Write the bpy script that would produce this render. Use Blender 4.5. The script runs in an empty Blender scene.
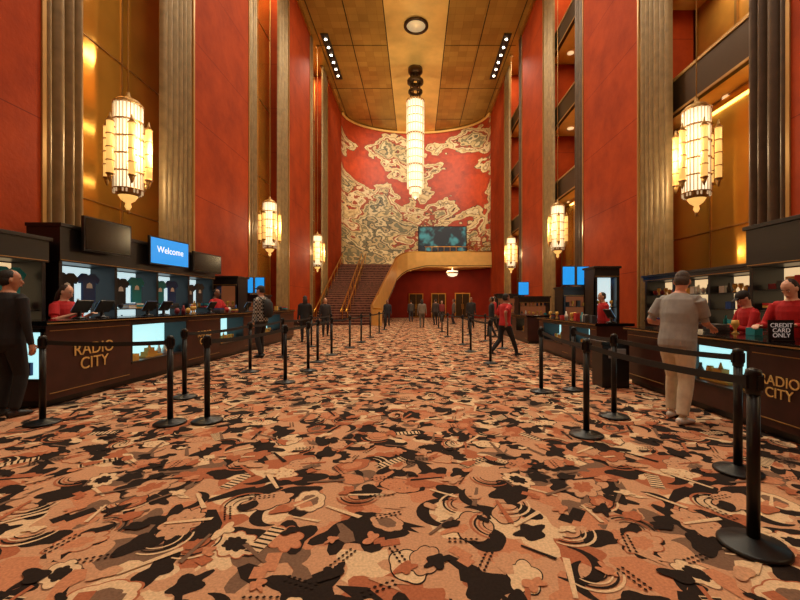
import bpy, math, random
import numpy as np
from mathutils import Vector, Matrix
random.seed(7)
S=bpy.context.scene
COL=S.collection
def lin(c):
    return tuple(((x/255)/12.92 if x/255<=0.04045 else ((x/255+0.055)/1.055)**2.4) for x in c)
MATS={}
def mat(name,rgb,rough=0.6,metal=0.0,em=None,es=0.0,var=0.0,vs=5.0,bump=0.0,spec=0.5,trans=0.0):
    if name in MATS: return MATS[name]
    m=bpy.data.materials.new(name); m.use_nodes=True
    nt=m.node_tree; b=nt.nodes['Principled BSDF']
    c=lin(rgb); b.inputs['Base Color'].default_value=(*c,1)
    b.inputs['Roughness'].default_value=rough; b.inputs['Metallic'].default_value=metal
    b.inputs['Specular IOR Level'].default_value=spec
    if trans: b.inputs['Transmission Weight'].default_value=trans
    if em is not None:
        b.inputs['Emission Color'].default_value=(*lin(em),1); b.inputs['Emission Strength'].default_value=es
    if var>0 or bump>0:
        tc=nt.nodes.new('ShaderNodeTexCoord'); no=nt.nodes.new('ShaderNodeTexNoise')
        no.inputs['Scale'].default_value=vs; no.inputs['Detail'].default_value=5
        nt.links.new(tc.outputs['Object'],no.inputs['Vector'])
        if var>0:
            r=nt.nodes.new('ShaderNodeValToRGB')
            r.color_ramp.elements[0].position=0.3; r.color_ramp.elements[1].position=0.7
            r.color_ramp.elements[0].color=(*[max(0,x*(1-var)) for x in c],1)
            r.color_ramp.elements[1].color=(*[min(1,x*(1+var)) for x in c],1)
            nt.links.new(no.outputs['Fac'],r.inputs['Fac']); nt.links.new(r.outputs['Color'],b.inputs['Base Color'])
        if bump>0:
            bp=nt.nodes.new('ShaderNodeBump'); bp.inputs['Strength'].default_value=bump; bp.inputs['Distance'].default_value=0.02
            nt.links.new(no.outputs['Fac'],bp.inputs['Height']); nt.links.new(bp.outputs['Normal'],b.inputs['Normal'])
    MATS[name]=m; return m

class MB:
    def __init__(s): s.v=[]; s.f=[]; s.m=[]; s.s=[]
    def add(s,vs,fs,m=0,sm=False):
        o=len(s.v); s.v+= [tuple(p) for p in vs]
        for f in fs: s.f.append([i+o for i in f]); s.m.append(m); s.s.append(sm)
    def box(s,x0,x1,y0,y1,z0,z1,m=0):
        if x0>x1:x0,x1=x1,x0
        s.add([(x0,y0,z0),(x1,y0,z0),(x1,y1,z0),(x0,y1,z0),(x0,y0,z1),(x1,y0,z1),(x1,y1,z1),(x0,y1,z1)],
          [(3,2,1,0),(4,5,6,7),(0,1,5,4),(1,2,6,5),(2,3,7,6),(3,0,4,7)],m)
    def loft(s,pts,rads,ref=(1,0,0),m=0,n=12,cap=0.5,sm=True):
        pts=[Vector(p) for p in pts]; N=len(pts); ref=Vector(ref); vs=[];fs=[]
        for i,p in enumerate(pts):
            t=(pts[min(i+1,N-1)]-pts[max(i-1,0)]).normalized()
            a=ref-t*ref.dot(t)
            if a.length<0.05: a=Vector((0.3,1,0.2))-t*Vector((0.3,1,0.2)).dot(t)
            a.normalize(); b=t.cross(a)
            r=rads[i]; ra,rb=(r if isinstance(r,(tuple,list)) else (r,r))
            for k in range(n):
                th=2*math.pi*k/n; vs.append(p+a*ra*math.cos(th)+b*rb*math.sin(th))
        for i in range(N-1):
            for k in range(n):
                k2=(k+1)%n; fs.append((i*n+k,i*n+k2,(i+1)*n+k2,(i+1)*n+k))
        for e in (0,N-1):
            r=rads[e]; rr=min(r) if isinstance(r,(tuple,list)) else r
            d=(pts[0]-pts[1]).normalized() if e==0 else (pts[-1]-pts[-2]).normalized()
            c=len(vs); vs.append(pts[e]+d*rr*cap)
            for k in range(n):
                k2=(k+1)%n
                fs.append((c,e*n+k2,e*n+k) if e==0 else (c,e*n+k,e*n+k2))
        s.add(vs,fs,m,sm)
    def ell(s,c,r,m=0,n=14,rot=None):
        vs=[];fs=[];R=n//2
        for i in range(1,R):
            ph=math.pi*i/R
            for k in range(n):
                th=2*math.pi*k/n
                q=Vector((r[0]*math.sin(ph)*math.cos(th),r[1]*math.sin(ph)*math.sin(th),r[2]*math.cos(ph)))
                if rot: q=rot@q
                vs.append(Vector(c)+q)
        for i in range(R-2):
            for k in range(n):
                k2=(k+1)%n; fs.append((i*n+k,(i+1)*n+k,(i+1)*n+k2,i*n+k2))
        q=Vector((0,0,r[2])); q=rot@q if rot else q
        a=len(vs); vs.append(Vector(c)+q); vs.append(Vector(c)-q)
        for k in range(n):
            k2=(k+1)%n; fs.append((a,k,k2)); fs.append((a+1,(R-2)*n+k2,(R-2)*n+k))
        s.add(vs,fs,m,True)
    def lathe(s,prof,c=(0,0),m=0,n=24,sm=True):
        vs=[];fs=[]
        for r,z in prof:
            for k in range(n):
                th=2*math.pi*k/n; vs.append((c[0]+r*math.cos(th),c[1]+r*math.sin(th),z))
        for i in range(len(prof)-1):
            for k in range(n):
                k2=(k+1)%n; fs.append((i*n+k,i*n+k2,(i+1)*n+k2,(i+1)*n+k))
        fs.append([k for k in range(n)][::-1]); fs.append([(len(prof)-1)*n+k for k in range(n)])
        s.add(vs,fs,m,sm)
    def prism(s,poly,axis,a0,a1,m=0):
        n=len(poly); vs=[]
        for a in (a0,a1):
            for (u,w) in poly:
                vs.append({'x':(a,u,w),'y':(u,a,w),'z':(u,w,a)}[axis])
        fs=[tuple(range(n))[::-1],tuple(range(n,2*n))]
        for i in range(n):
            j=(i+1)%n; fs.append((i,j,n+j,n+i))
        s.add(vs,fs,m)
    def build(s,name,mats,parent=None,bevel=0,loc=None,rotz=None):
        me=bpy.data.meshes.new(name); me.from_pydata(s.v,[],s.f)
        for mm in mats: me.materials.append(mm)
        me.polygons.foreach_set('material_index',s.m); me.polygons.foreach_set('use_smooth',s.s); me.update()
        o=bpy.data.objects.new(name,me); COL.objects.link(o)
        if parent: o.parent=parent
        if loc: o.location=loc
        if rotz is not None: o.rotation_euler[2]=rotz
        if bevel:
            b=o.modifiers.new('bevel','BEVEL'); b.width=bevel; b.segments=2; b.limit_method='ANGLE'
        return o
def empty(name,loc=(0,0,0),rotz=0):
    e=bpy.data.objects.new(name,None); COL.objects.link(e); e.location=loc; e.rotation_euler[2]=rotz; e.empty_display_size=0.2; return e
def text(body,size,loc,rot,m,parent,ext=0.004):
    cu=bpy.data.curves.new('lettering','FONT'); cu.body=body; cu.size=size; cu.extrude=ext; cu.align_x='CENTER'; cu.align_y='CENTER'; cu.space_line=0.85
    o=bpy.data.objects.new('lettering',cu); COL.objects.link(o)
    bpy.context.view_layer.update()
    dg=bpy.context.evaluated_depsgraph_get()
    me=bpy.data.meshes.new_from_object(o.evaluated_get(dg)); bpy.data.objects.remove(o)
    me.materials.clear(); me.materials.append(m)
    o=bpy.data.objects.new('lettering',me); COL.objects.link(o); o.location=loc; o.rotation_euler=rot; o.parent=parent; return o

# ---------- materials
def nodemat(name):
    m=bpy.data.materials.new(name); m.use_nodes=True; return m,m.node_tree,m.node_tree.nodes['Principled BSDF']
red_wall,nt,b=nodemat('red_fabric_wall')
tc=nt.nodes.new('ShaderNodeTexCoord')
no=nt.nodes.new('ShaderNodeTexNoise'); no.inputs['Scale'].default_value=0.9; no.inputs['Detail'].default_value=8; no.inputs['Roughness'].default_value=.65
no2=nt.nodes.new('ShaderNodeTexNoise'); no2.inputs['Scale'].default_value=14; no2.inputs['Detail'].default_value=6
nt.links.new(tc.outputs['Object'],no.inputs['Vector']); nt.links.new(tc.outputs['Object'],no2.inputs['Vector'])
r=nt.nodes.new('ShaderNodeValToRGB'); r.color_ramp.elements[0].position=0.3; r.color_ramp.elements[1].position=0.72
r.color_ramp.elements[0].color=(*lin((136,46,12)),1); r.color_ramp.elements[1].color=(*lin((174,66,18)),1)
nt.links.new(no.outputs['Fac'],r.inputs['Fac'])
sep=nt.nodes.new('ShaderNodeSeparateXYZ'); nt.links.new(tc.outputs['Object'],sep.inputs[0])
dv=nt.nodes.new('ShaderNodeMath'); dv.operation='DIVIDE'; dv.inputs[1].default_value=2.4; nt.links.new(sep.outputs['Z'],dv.inputs[0])
fr=nt.nodes.new('ShaderNodeMath'); fr.operation='FRACT'; nt.links.new(dv.outputs[0],fr.inputs[0])
gt=nt.nodes.new('ShaderNodeMath'); gt.operation='GREATER_THAN'; gt.inputs[1].default_value=0.008; nt.links.new(fr.outputs[0],gt.inputs[0])
mx=nt.nodes.new('ShaderNodeMix'); mx.data_type='RGBA'; mx.inputs['A'].default_value=(*lin((112,34,8)),1)
nt.links.new(gt.outputs[0],mx.inputs['Factor']); nt.links.new(r.outputs['Color'],mx.inputs['B']); nt.links.new(mx.outputs['Result'],b.inputs['Base Color'])
b.inputs['Roughness'].default_value=0.75; b.inputs['Specular IOR Level'].default_value=.15
bp=nt.nodes.new('ShaderNodeBump'); bp.inputs['Strength'].default_value=0.3; bp.inputs['Distance'].default_value=0.02
nt.links.new(no2.outputs['Fac'],bp.inputs['Height']); nt.links.new(bp.outputs['Normal'],b.inputs['Normal'])
gold_ceil,nt,b=nodemat('gold_leaf_ceiling')
tc=nt.nodes.new('ShaderNodeTexCoord'); br=nt.nodes.new('ShaderNodeTexBrick')
br.inputs['Scale'].default_value=1.0; br.inputs['Brick Width'].default_value=0.6; br.inputs['Row Height'].default_value=0.6; br.offset=0.0
br.inputs['Mortar Size'].default_value=0.006
br.inputs['Color1'].default_value=(*lin((200,156,74)),1); br.inputs['Color2'].default_value=(*lin((178,134,60)),1); br.inputs['Mortar'].default_value=(*lin((150,108,44)),1)
no=nt.nodes.new('ShaderNodeTexNoise'); no.inputs['Scale'].default_value=0.4; no.inputs['Detail'].default_value=7
nt.links.new(tc.outputs['Object'],br.inputs['Vector']); nt.links.new(tc.outputs['Object'],no.inputs['Vector'])
mx=nt.nodes.new('ShaderNodeMix'); mx.data_type='RGBA'; mx.blend_type='MULTIPLY'; mx.inputs['Factor'].default_value=0.5
nt.links.new(br.outputs['Color'],mx.inputs['A']); nt.links.new(no.outputs['Fac'],mx.inputs['B']); nt.links.new(mx.outputs['Result'],b.inputs['Base Color'])
b.inputs['Metallic'].default_value=0.6; b.inputs['Roughness'].default_value=0.36
gold_band=mat('satin_gold_ceiling_band',(222,184,108),0.34,0.55,var=0.2,vs=0.6)
# mural
mural,nt,b=nodemat('mural_painting')
def N_(t,**k):
    n_=nt.nodes.new(t)
    for a_,v_ in k.items(): setattr(n_,a_,v_)
    return n_
def math_(op,a,b_,c_=None):
    n_=N_('ShaderNodeMath',operation=op)
    for i,v in enumerate((a,b_,c_)):
        if v is None: continue
        if isinstance(v,(int,float)): n_.inputs[i].default_value=v
        else: nt.links.new(v,n_.inputs[i])
    return n_.outputs[0]
tc=N_('ShaderNodeTexCoord'); mp=N_('ShaderNodeMapping'); mp.inputs['Scale'].default_value=(1,0.4,1.5); mp.inputs['Location'].default_value=(2.1,0,9.7)
nt.links.new(tc.outputs['Object'],mp.inputs['Vector'])
no=N_('ShaderNodeTexNoise'); no.inputs['Scale'].default_value=0.24; no.inputs['Detail'].default_value=5; no.inputs['Roughness'].default_value=0.55; no.inputs['Distortion'].default_value=0.3
nt.links.new(mp.outputs[0],no.inputs['Vector'])
vo=N_('ShaderNodeTexVoronoi',feature='SMOOTH_F1'); vo.inputs['Scale'].default_value=1.3; nt.links.new(mp.outputs[0],vo.inputs['Vector'])
sep=N_('ShaderNodeSeparateXYZ'); nt.links.new(tc.outputs['Object'],sep.inputs[0])
f_=math_('MULTIPLY_ADD',sep.outputs['Z'],-0.019,0.30)
f_=math_('ADD',f_,no.outputs['Fac'])
f_=math_('MULTIPLY_ADD',vo.outputs['Distance'],-0.14,f_)
def spotbias(px,pz,rad,amp,cur):
    dx=math_('SUBTRACT',sep.outputs['X'],px); dz=math_('SUBTRACT',sep.outputs['Z'],pz)
    d2=math_('ADD',math_('MULTIPLY',dx,dx),math_('MULTIPLY',dz,dz))
    e=math_('SUBTRACT',1.0,math_('DIVIDE',d2,rad*rad)); e=math_('MAXIMUM',e,0.0)
    return math_('MULTIPLY_ADD',e,amp,cur)
f_=spotbias(4.4,13.8,3.4,-.2,f_); f_=spotbias(-5.4,15.2,2.2,-.16,f_); f_=spotbias(-1.2,12.6,1.8,-.10,f_); f_=spotbias(-3.5,11.5,2.4,.06,f_); f_=spotbias(-1.5,16.5,3.0,.10,f_); f_=spotbias(5.5,18,2.6,.13,f_)
r=N_('ShaderNodeValToRGB'); cr=r.color_ramp; cr.interpolation='CONSTANT'
st=[(0.0,(176,62,26)),(0.36,(160,54,24)),(0.435,(70,48,30)),(0.442,(206,182,134)),(0.475,(180,152,104)),(0.495,(90,68,44)),(0.502,(208,188,146)),(0.535,(150,66,36)),(0.56,(74,54,36)),(0.567,(190,166,118)),(0.595,(122,112,80)),(0.62,(198,178,136)),(0.645,(100,94,70)),(0.67,(60,54,40)),(0.677,(172,150,108)),(0.71,(106,102,78)),(0.75,(150,134,96))]
cr.elements[0].position=0; cr.elements[0].color=(*lin(st[0][1]),1); cr.elements[1].position=0.36; cr.elements[1].color=(*lin(st[1][1]),1)
for p,c in st[2:]:
    e=cr.elements.new(p); e.color=(*lin(c),1)
nt.links.new(f_,r.inputs['Fac']); nf=N_('ShaderNodeTexNoise'); nf.inputs['Scale'].default_value=2.2; nf.inputs['Detail'].default_value=6; nt.links.new(tc.outputs['Object'],nf.inputs['Vector'])
mx=N_('ShaderNodeMix',data_type='RGBA',blend_type='OVERLAY'); mx.inputs['Factor'].default_value=.5
nt.links.new(r.outputs['Color'],mx.inputs['A']); nt.links.new(nf.outputs['Fac'],mx.inputs['B']); nt.links.new(mx.outputs['Result'],b.inputs['Base Color']); b.inputs['Roughness'].default_value=0.5
mirror=mat('gold_tinted_mirror',(240,178,74),0.09,0.68,var=0.15,vs=0.8)
black=mat('black_laminate',(18,16,16),0.35)
blackg=mat('black_gloss_stone',(14,12,12),0.12)
blackm=mat('black_metal',(16,16,17),0.4,0.3)
brown=mat('dark_mahogany_panel',(58,27,21),0.35,var=0.25,vs=6)
brass=mat('brass_trim',(196,146,62),0.28,1.0)
lbrass=mat('aged_brass_frame',(170,130,72),0.4,0.6)
goldp=mat('gold_parapet_paint',(222,176,98),0.42,0.25,var=0.08,vs=2)
bronze=mat('dark_bronze',(66,48,28),0.4,0.8)
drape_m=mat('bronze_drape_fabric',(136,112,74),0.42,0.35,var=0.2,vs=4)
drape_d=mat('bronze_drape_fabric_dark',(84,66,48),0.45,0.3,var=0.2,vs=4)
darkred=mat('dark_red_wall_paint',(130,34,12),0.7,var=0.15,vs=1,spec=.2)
white_em=mat('lit_white_panel',(230,240,240),0.5,em=(205,232,236),es=0.9)
cyan_em=mat('lit_display_panel',(200,235,235),0.5,em=(165,222,226),es=1.25)
warm_em=mat('lit_warm_panel',(240,220,180),0.5,em=(255,215,160),es=0.8)
dim_em=mat('dim_case_lining',(120,40,28),0.5,em=(255,150,90),es=0.12)
bulb=mat('bright_bulb',(255,240,210),0.5,em=(255,236,200),es=14)
crystal=mat('glowing_crystal_glass',(255,240,210),0.3,em=(255,234,192),es=1.25)
crystal2=mat('glowing_amber_glass',(250,210,120),0.3,em=(255,200,110),es=.8)
crystal_main=mat('glowing_chandelier_crystal',(255,240,215),0.3,em=(255,236,200),es=1.05)
glass=mat('clear_crystal_rod',(240,232,212),0.15,0.1,em=(255,222,170),es=0.35)
blue_scr=mat('blue_screen',(20,90,170),0.3,em=(28,140,215),es=1.1)
dark_scr=mat('dark_screen',(12,12,16),0.15)
plast=mat('grey_plastic',(120,120,125),0.5)

# ---------- room shell
CZ=19.2; XW=6.9; XM=7.9
solid=[(-7,-1.8),(3.2,7.4),(12.4,16.5),(21.7,26.0),(31.2,37.3)]
bays=[(-1.8,3.2),(7.4,12.4),(16.5,21.7),(26.0,31.2)]
fl=MB(); fl.box(-10.5,10.5,-7,43,-0.3,-0.004,0)
fl.build('floor',[mat('floor_screed',(120,80,58),0.9)])
wl=MB()
for a,c in solid: wl.box(-XW,-8.6,a,c,-0.1,CZ)
wl.box(-8.3,-8.6,-7,37.3,-0.1,CZ)
wl.build('wall_left',[red_wall])
wr=MB()
for a,c in solid: wr.box(XW,8.6,a,c,-0.1,CZ)
wr.box(10.1,10.4,-7,37.3,-0.1,CZ); 
wr.build('wall_right',[red_wall])
w=MB(); w.box(-10.4,10.4,-7.3,-7,-0.1,CZ); w.build('wall_front',[red_wall])
def bw(x,o=0): 
    t=min(1,abs(x)/XW); return 37.0+4.4*math.sqrt(max(0,1-t*t))+o
w=MB(); vs=[];n=48
ang=[math.pi*i/n for i in range(n+1)]
zs=[-0.1,5.2,CZ]
P=[(-XW*math.cos(a),37.0+4.4*math.sin(a)) for a in ang]
P=[(-XW,36.9)]+P+[(XW,36.9)]
for z in zs:
    for p in P: vs.append((p[0],p[1],z))
L=len(P)
for j in range(2):
    for i in range(L-1): 
        w.add([vs[j*L+i],vs[j*L+i+1],vs[(j+1)*L+i+1],vs[(j+1)*L+i]],[(0,1,2,3)],1 if j else 0,True)
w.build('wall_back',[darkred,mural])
t=MB()
t.loft([(-(XW-.12)*math.cos(a),36.98+(4.4-.12)*math.sin(a),CZ-.14) for a in ang],[.12]*len(ang),ref=(0,0,1),m=0,n=10)
t.build('trim_ceiling_cove',[goldp])
c=MB(); c.box(-10.5,-2.0,-7.3,42,CZ,CZ+0.3,0); c.box(2.0,10.5,-7.3,42,CZ,CZ+0.3,0); c.box(-1.93,1.93,-7.3,42,CZ-0.03,CZ+0.3,1)
c.box(-2.0,-1.93,-7.3,42,CZ+0.08,CZ+0.3,2); c.box(1.93,2.0,-7.3,42,CZ+0.08,CZ+0.3,2)
for s in (-1,1): 
    c.box(s*4.3,s*4.36,-7.3,40,CZ-.02,CZ,2); c.box(s*6.5,s*6.55,-7.3,38,CZ-.02,CZ,2)
for y in (22,27.5,33,38.5):
    for s in (-1,1): c.box(s*2.0,s*(6.85 if y<37 else 5.5),y,y+.04,CZ-.015,CZ,2)
c.build('ceiling',[gold_ceil,gold_band,bronze])
t=MB()
for s in (-1,1):
    for a,e in solid[1:]: t.box(s*XW,s*(XW-0.06),a,e,CZ-0.35,CZ-0.001)
t.build('trim_cornice',[brass])
for s,nm in ((-1,'baseboard_left'),(1,'baseboard_right')):
    t=MB()
    for a,e in solid: t.box(s*XW,s*(XW-0.04),a,e,0.01,0.45)
    t.build(nm,[blackg])
t=MB()
for s in (-1,1):
    for a,e in bays:
        for y in (a,e):
            t.box(s*(XW-0.03),s*(XW+0.05),y-0.04,y+0.04,0.01,CZ-0.4)
t.build('trim_bay_edges',[lbrass])
def mirror_obj(s,a,e,z0,z1):
    m=MB(); m.box(s*(XM),s*(XM+0.05),a,e,z0,z1,0)
    for y in np.linspace(a+0.03,e-0.03,4): m.box(s*(XM-0.03),s*(XM+0.01),y-0.02,y+0.02,z0,z1,1)
    z=z0
    while z<=z1+0.01:
        m.box(s*(XM-0.025),s*(XM+0.01),a,e,z-0.012,z+0.012,1); z+=3.9 if (z1-z0)>10 else (z1-z0)/2
    return m.build('gold_mirror',[mirror,lbrass])
for a,e in bays: mirror_obj(-1,a+0.01,e-0.01,0.02,CZ-0.02)
gw=mat('gold_brown_wall',(206,150,66),0.4,0.3,var=0.2,vs=1)
for a,e in bays:
    mirror_obj(1,a+0.01,e-0.01,0.02,6.68)
    m=MB()
    for k,z in enumerate((6.9,10.7,14.6)):
        m.box(7.2,7.35,a+0.01,e-0.01,z-0.2,z+0.75,0)
        m.box(7.17,7.2,a+0.01,e-0.01,z+0.7,z+0.78,1)
        m.box(7.17,7.2,a+0.01,e-0.01,z-0.22,z-0.16,1)
        m.box(7.35,10.09,a+0.01,e-0.01,z-0.2,z,2)
        for yy in (a+1.3,(a+e)/2+0.3,e-1.0):
            m.lathe([(0.16,z-0.235),(0.16,z-0.2)],(8.0,yy),3,16)
    m.box(8.7,8.8,a+0.01,e-0.01,7.0,CZ-0.02,4)
    for yy in (a+1.6,e-1.6): m.box(8.62,8.69,yy-0.04,yy+0.04,7.0,CZ-0.05,1)
    m.build('mezzanine_balcony',[bronze,lbrass,goldp,warm_em,gw])
def drape(s,a,e,mt):
    n=int((e-a)*56); vs=[];fs=[]; folds=(e-a)*4.2
    zz=[0.02,3,9,CZ-0.03]
    for j,z in enumerate(zz):
        for i in range(n+1):
            u=i/n; y=a+(e-a)*u; w_=abs(math.sin(math.pi*u*folds+.3*math.sin(u*9)+j*.06))
            x=s*(7.12-0.22*w_**0.6)
            vs.append((x,y,z))
    for j in range(3):
        for i in range(n): fs.append((j*(n+1)+i,j*(n+1)+i+1,(j+1)*(n+1)+i+1,(j+1)*(n+1)+i))
    m=MB(); m.add(vs,fs,0,True); m.box(s*6.95,s*7.14,a,e,CZ-0.03,CZ-0.005,1)
    return m.build('drape',[mt,bronze])
for s in (-1,1):
    for a,e in bays:
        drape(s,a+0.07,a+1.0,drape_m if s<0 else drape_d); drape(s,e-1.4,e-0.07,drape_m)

# ---------- carpet
tile=3.3; rnd=random.Random(23); RS=.8
cc=[(194,146,112),(42,33,29),(168,100,70),(216,184,146),(190,128,94),(120,92,74),(230,206,174)]
cm=[]
for i,c_ in enumerate(cc): cm.append(mat('carpet_wool_%d'%i,c_,0.95,var=0.18,vs=70,spec=0.1))
cp=MB(); layer=[0]
def shape(poly,m):
    layer[0]+=1; z=0.000006*layer[0]
    cp.add([(x,y,z) for x,y in poly],[tuple(range(len(poly)))],m)
def place(poly,cx,cy,r,a):
    ca,sa=math.cos(a),math.sin(a); r*=RS; return [(cx+r*(x*ca-y*sa),cy+r*(x*sa+y*ca)) for x,y in poly]
def cloud(n,amp): 
    return [((1-amp+amp*abs(math.sin(n*t/2)))*math.cos(t),0.68*(1-amp+amp*abs(math.sin(n*t/2)))*math.sin(t)) for t in [2*math.pi*i/42 for i in range(42)]]
def blob():
    a=[rnd.uniform(-.24,.24) for _ in range(4)];p=[rnd.uniform(0,6) for _ in range(4)]
    return [((1+sum(a[k]*math.sin((k+2)*t+p[k]) for k in range(4)))*math.cos(t),0.7*(1+sum(a[k]*math.sin((k+2)*t+p[k]) for k in range(4)))*math.sin(t)) for t in [2*math.pi*i/28 for i in range(28)]]
def crescent(w_,a0=0.0,a1=3.4,n=14):
    o=[]
    for i in range(n+1):
        t=a0+(a1-a0)*i/n; o.append((math.cos(t),math.sin(t)))
    for i in range(n+1):
        t=a1-(a1-a0)*i/n; q=1-w_*math.sin(math.pi*(1-i/n))-0.06; o.append((q*math.cos(t),q*math.sin(t)))
    return o
def fan(n=5,r0=.3):
    o=[]
    for i in range(31):
        t=math.pi*i/30; q=.82+.18*abs(math.sin(n*t)); o.append((q*math.cos(t),q*math.sin(t)))
    for i in range(9):
        t=math.pi*(1-i/8); o.append((r0*math.cos(t),r0*math.sin(t)))
    return o
def wedge(): 
    k=rnd.random()
    if k<.35: return [(-1,-.3),(-.2,-.45),(.9,-.2),(1,.1),(.1,.15),(-.3,.5),(-.95,.2)]
    if k<.7: return [(-1,-.25),(0,-.25),(0,-.6),(.8,-.6),(.8,.1),(.35,.1),(.35,.45),(-1,.45)]
    return [(-.9,-.5),(.9,-.15),(.3,0),(.9,.4),(-.2,.25)]
cp.add([(0,0,0),(tile,0,0),(tile,tile,0),(0,tile,0)],[(0,1,2,3)],0)
def grid(n,jit=0.42):
    g=[((i+0.5+rnd.uniform(-jit,jit))*tile/n,(j+0.5+rnd.uniform(-jit,jit))*tile/n) for i in range(n) for j in range(n)]; rnd.shuffle(g); return g
U=rnd.uniform
for x,y in grid(10): shape(place(blob(),x,y,U(.2,.32),U(0,6)),rnd.choice([2,4,3,0,4,5,0,0]))
for x,y in grid(8): 
    a=U(0,6); shape(place(fan(rnd.choice([4,5,6]),U(.1,.5)),x,y,U(.16,.27),a),rnd.choice([1,2,4,3,1,0]))
for x,y in grid(11):
    k=rnd.random()
    if k<.5: shape(place(blob(),x,y,U(.12,.22),U(0,6)),1)
    elif k<.78: shape(place(crescent(U(.35,.65),0,U(2.4,4)),x,y,U(.14,.26),U(0,6)),1)
    else: shape(place(wedge(),x,y,U(.13,.24),U(0,6)),1)
for x,y in grid(7):
    r_=U(.14,.23);a=U(0,6);am=rnd.choice([.12,.2,.26]);nn=rnd.choice([5,6,7,9])
    shape(place(cloud(nn,am),x,y,r_*1.12,a),rnd.choice([1,5,1,2])); shape(place(cloud(nn,am),x,y,r_*1.04,a),rnd.choice([3,0,0,4,2]))
    if rnd.random()<.35:
        for k in range(9):
            t=a+k*.7; rr=r_*.6*RS; q=[(x+rr*.9*math.cos(t)+.01*math.cos(u),y+rr*.6*math.sin(t)+.01*math.sin(u)) for u in (0,1.25,2.5,3.8,5.0)]; shape(q,rnd.choice([5,2]))
    elif rnd.random()<.5: shape(place(cloud(nn,am),x,y,r_*.6,a),rnd.choice([2,4,5,1]))
for x,y in grid(9):
    a=U(0,6); k=rnd.random()
    if k<.1:
        b0=[(-.17,-.06),(.17,-.06),(.17,.06),(-.17,.06)]
        shape(place(b0,x,y,1,a),3)
        for i in range(7): shape(place([(-.16+i*.05,-.058),(-.14+i*.05,-.058),(-.14+i*.05,.058),(-.16+i*.05,.058)],x,y,1,a),1)
    elif k<.45:
        for i in range(4): shape(place(crescent(.05,0.2,2.6,10),x,y,.1+i*.035,a),rnd.choice([2,3]) if i%2 else 1)
    else: shape(place(wedge(),x,y,U(.09,.17),a),rnd.choice([2,4,3,0,5]))
for x,y in grid(10):
    a=U(0,6)
    if rnd.random()<.6: shape(place([(-.2,-.018),(.2,-.03),(.21,.02),(-.2,.012)],x,y,U(.6,1),a),rnd.choice([1,3,2,5]))
    else:
        for i in range(6):
            for j in range(2): shape(place([(i*.04-.1,j*.04),(i*.04-.085,j*.04-.012),(i*.04-.07,j*.04),(i*.04-.085,j*.04+.012)],x,y,1,a),1)
for x,y in grid(9): shape(place(blob(),x,y,U(.05,.1),U(0,6)),rnd.choice([1,2,4,1,0,3]))
o=cp.build('carpet',cm); o.location=(-2*tile,-3.2,0.0)
for ax,ct in ((0,4),(1,13)):
    md=o.modifiers.new('repeat','ARRAY'); md.use_relative_offset=False; md.use_constant_offset=True
    md.constant_offset_displace=(tile,0,0) if ax==0 else (0,tile,0); md.count=ct

# ---------- stairs, landing
NST=29; SR=5.0/NST; RUN=10.0/NST
stair_c=mat('stair_carpet',(88,48,40),0.9,var=0.75,vs=6)
def xr(y): return -2.95+(max(0,y-26.5))/10*1.5
m=MB()
for i in range(NST):
    y=26.5+i*RUN
    m.box(-6.88,xr(y)-.05,y,36.5,i*SR+.005,(i+1)*SR,0)
    m.box(-6.88,xr(y)-.06,y-.01,y+.03,(i+1)*SR-0.025,(i+1)*SR+0.004,1)
st_root=empty('staircase')
m.build('steps',[stair_c,mat('stair_nosing',(170,120,84),0.6)],st_root)
def stz(y): return max(0,min(5,5*(y-26.5)/10))
h=MB()
for x in (-6.7,-4.95,-4.6):
    pts=[(x,26.2,0.9)]+[(x,y,stz(y)+1.0) for y in np.linspace(26.9,36.5,10)]+[(x,37.0,6.0)]
    if x<-6: pts=pts[:-1]
    h.loft(pts,[0.05]*len(pts),m=0,n=8)
    for y in np.linspace(26.9,36.4,9): h.loft([(x,y,stz(y)),(x,y,stz(y)+1.0)],[0.025,0.025],m=0,n=6)
h.build('handrails',[brass],st_root)
m=MB()
path=[(-2.2,25.3),(-2.75,25.9)]+[(xr(y),y) for y in (26.6,28,29.5,31,32.5,33.7)]+[(-1.75,34.6),(-1.35,35.3),(-0.8,35.85),(0.0,36.2),(0.9,36.35),(2.5,36.35),(4.5,36.35),(6.86,36.35)]
hz=[]
for i,(x,y) in enumerate(path):
    if i<2: z0,z1=0.005,1.05
    elif y<34: z0=max(0.005,stz(y+0.6)-1.0); z1=stz(y+.4)+1.05
    else:
        u=max(0,min(1,(x+1.85)/2.6)); z0=(1-u)*(stz(y+.6)-1.0)+u*4.75; z1=(1-u)*(stz(y+.4)+1.05)+u*6.1
    hz.append((z0,z1))
N=len(path)
def side(i,o):
    x0,y0=path[max(i-1,0)]; x1,y1=path[min(i+1,N-1)]; d=Vector((x1-x0,y1-y0)).normalized(); nx,ny=d[1],-d[0]
    return path[i][0]+nx*o,path[i][1]+ny*o
vs=[]
for i in range(N):
    a=side(i,0.08); c_=side(i,-0.08)
    vs+=[(*a,hz[i][0]),(*a,hz[i][1]),(*c_,hz[i][1]),(*c_,hz[i][0])]
fs=[]
for i in range(N-1):
    for k in range(4): k2=(k+1)%4; fs.append((i*4+k,i*4+k2,(i+1)*4+k2,(i+1)*4+k))
fs+=[(0,3,2,1),((N-1)*4,(N-1)*4+1,(N-1)*4+2,(N-1)*4+3)]
m.add(vs,fs,0,False)
m.loft([(*side(i,0),hz[i][1]+0.03) for i in range(N)],[0.07]*N,m=1,n=8)
m.loft([(*side(i,0.09),hz[i][0]+0.12) for i in range(2,N)],[0.035]*(N-2),m=2,n=6)
m.loft([(x,36.35,6.6) for x in (0.8,6.8)],[0.04,0.04],m=1,n=6)
for x in np.arange(0.9,6.9,0.55): m.loft([(x,36.35,6.1),(x,36.35,6.6)],[0.022,0.022],m=1,n=6)
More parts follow.
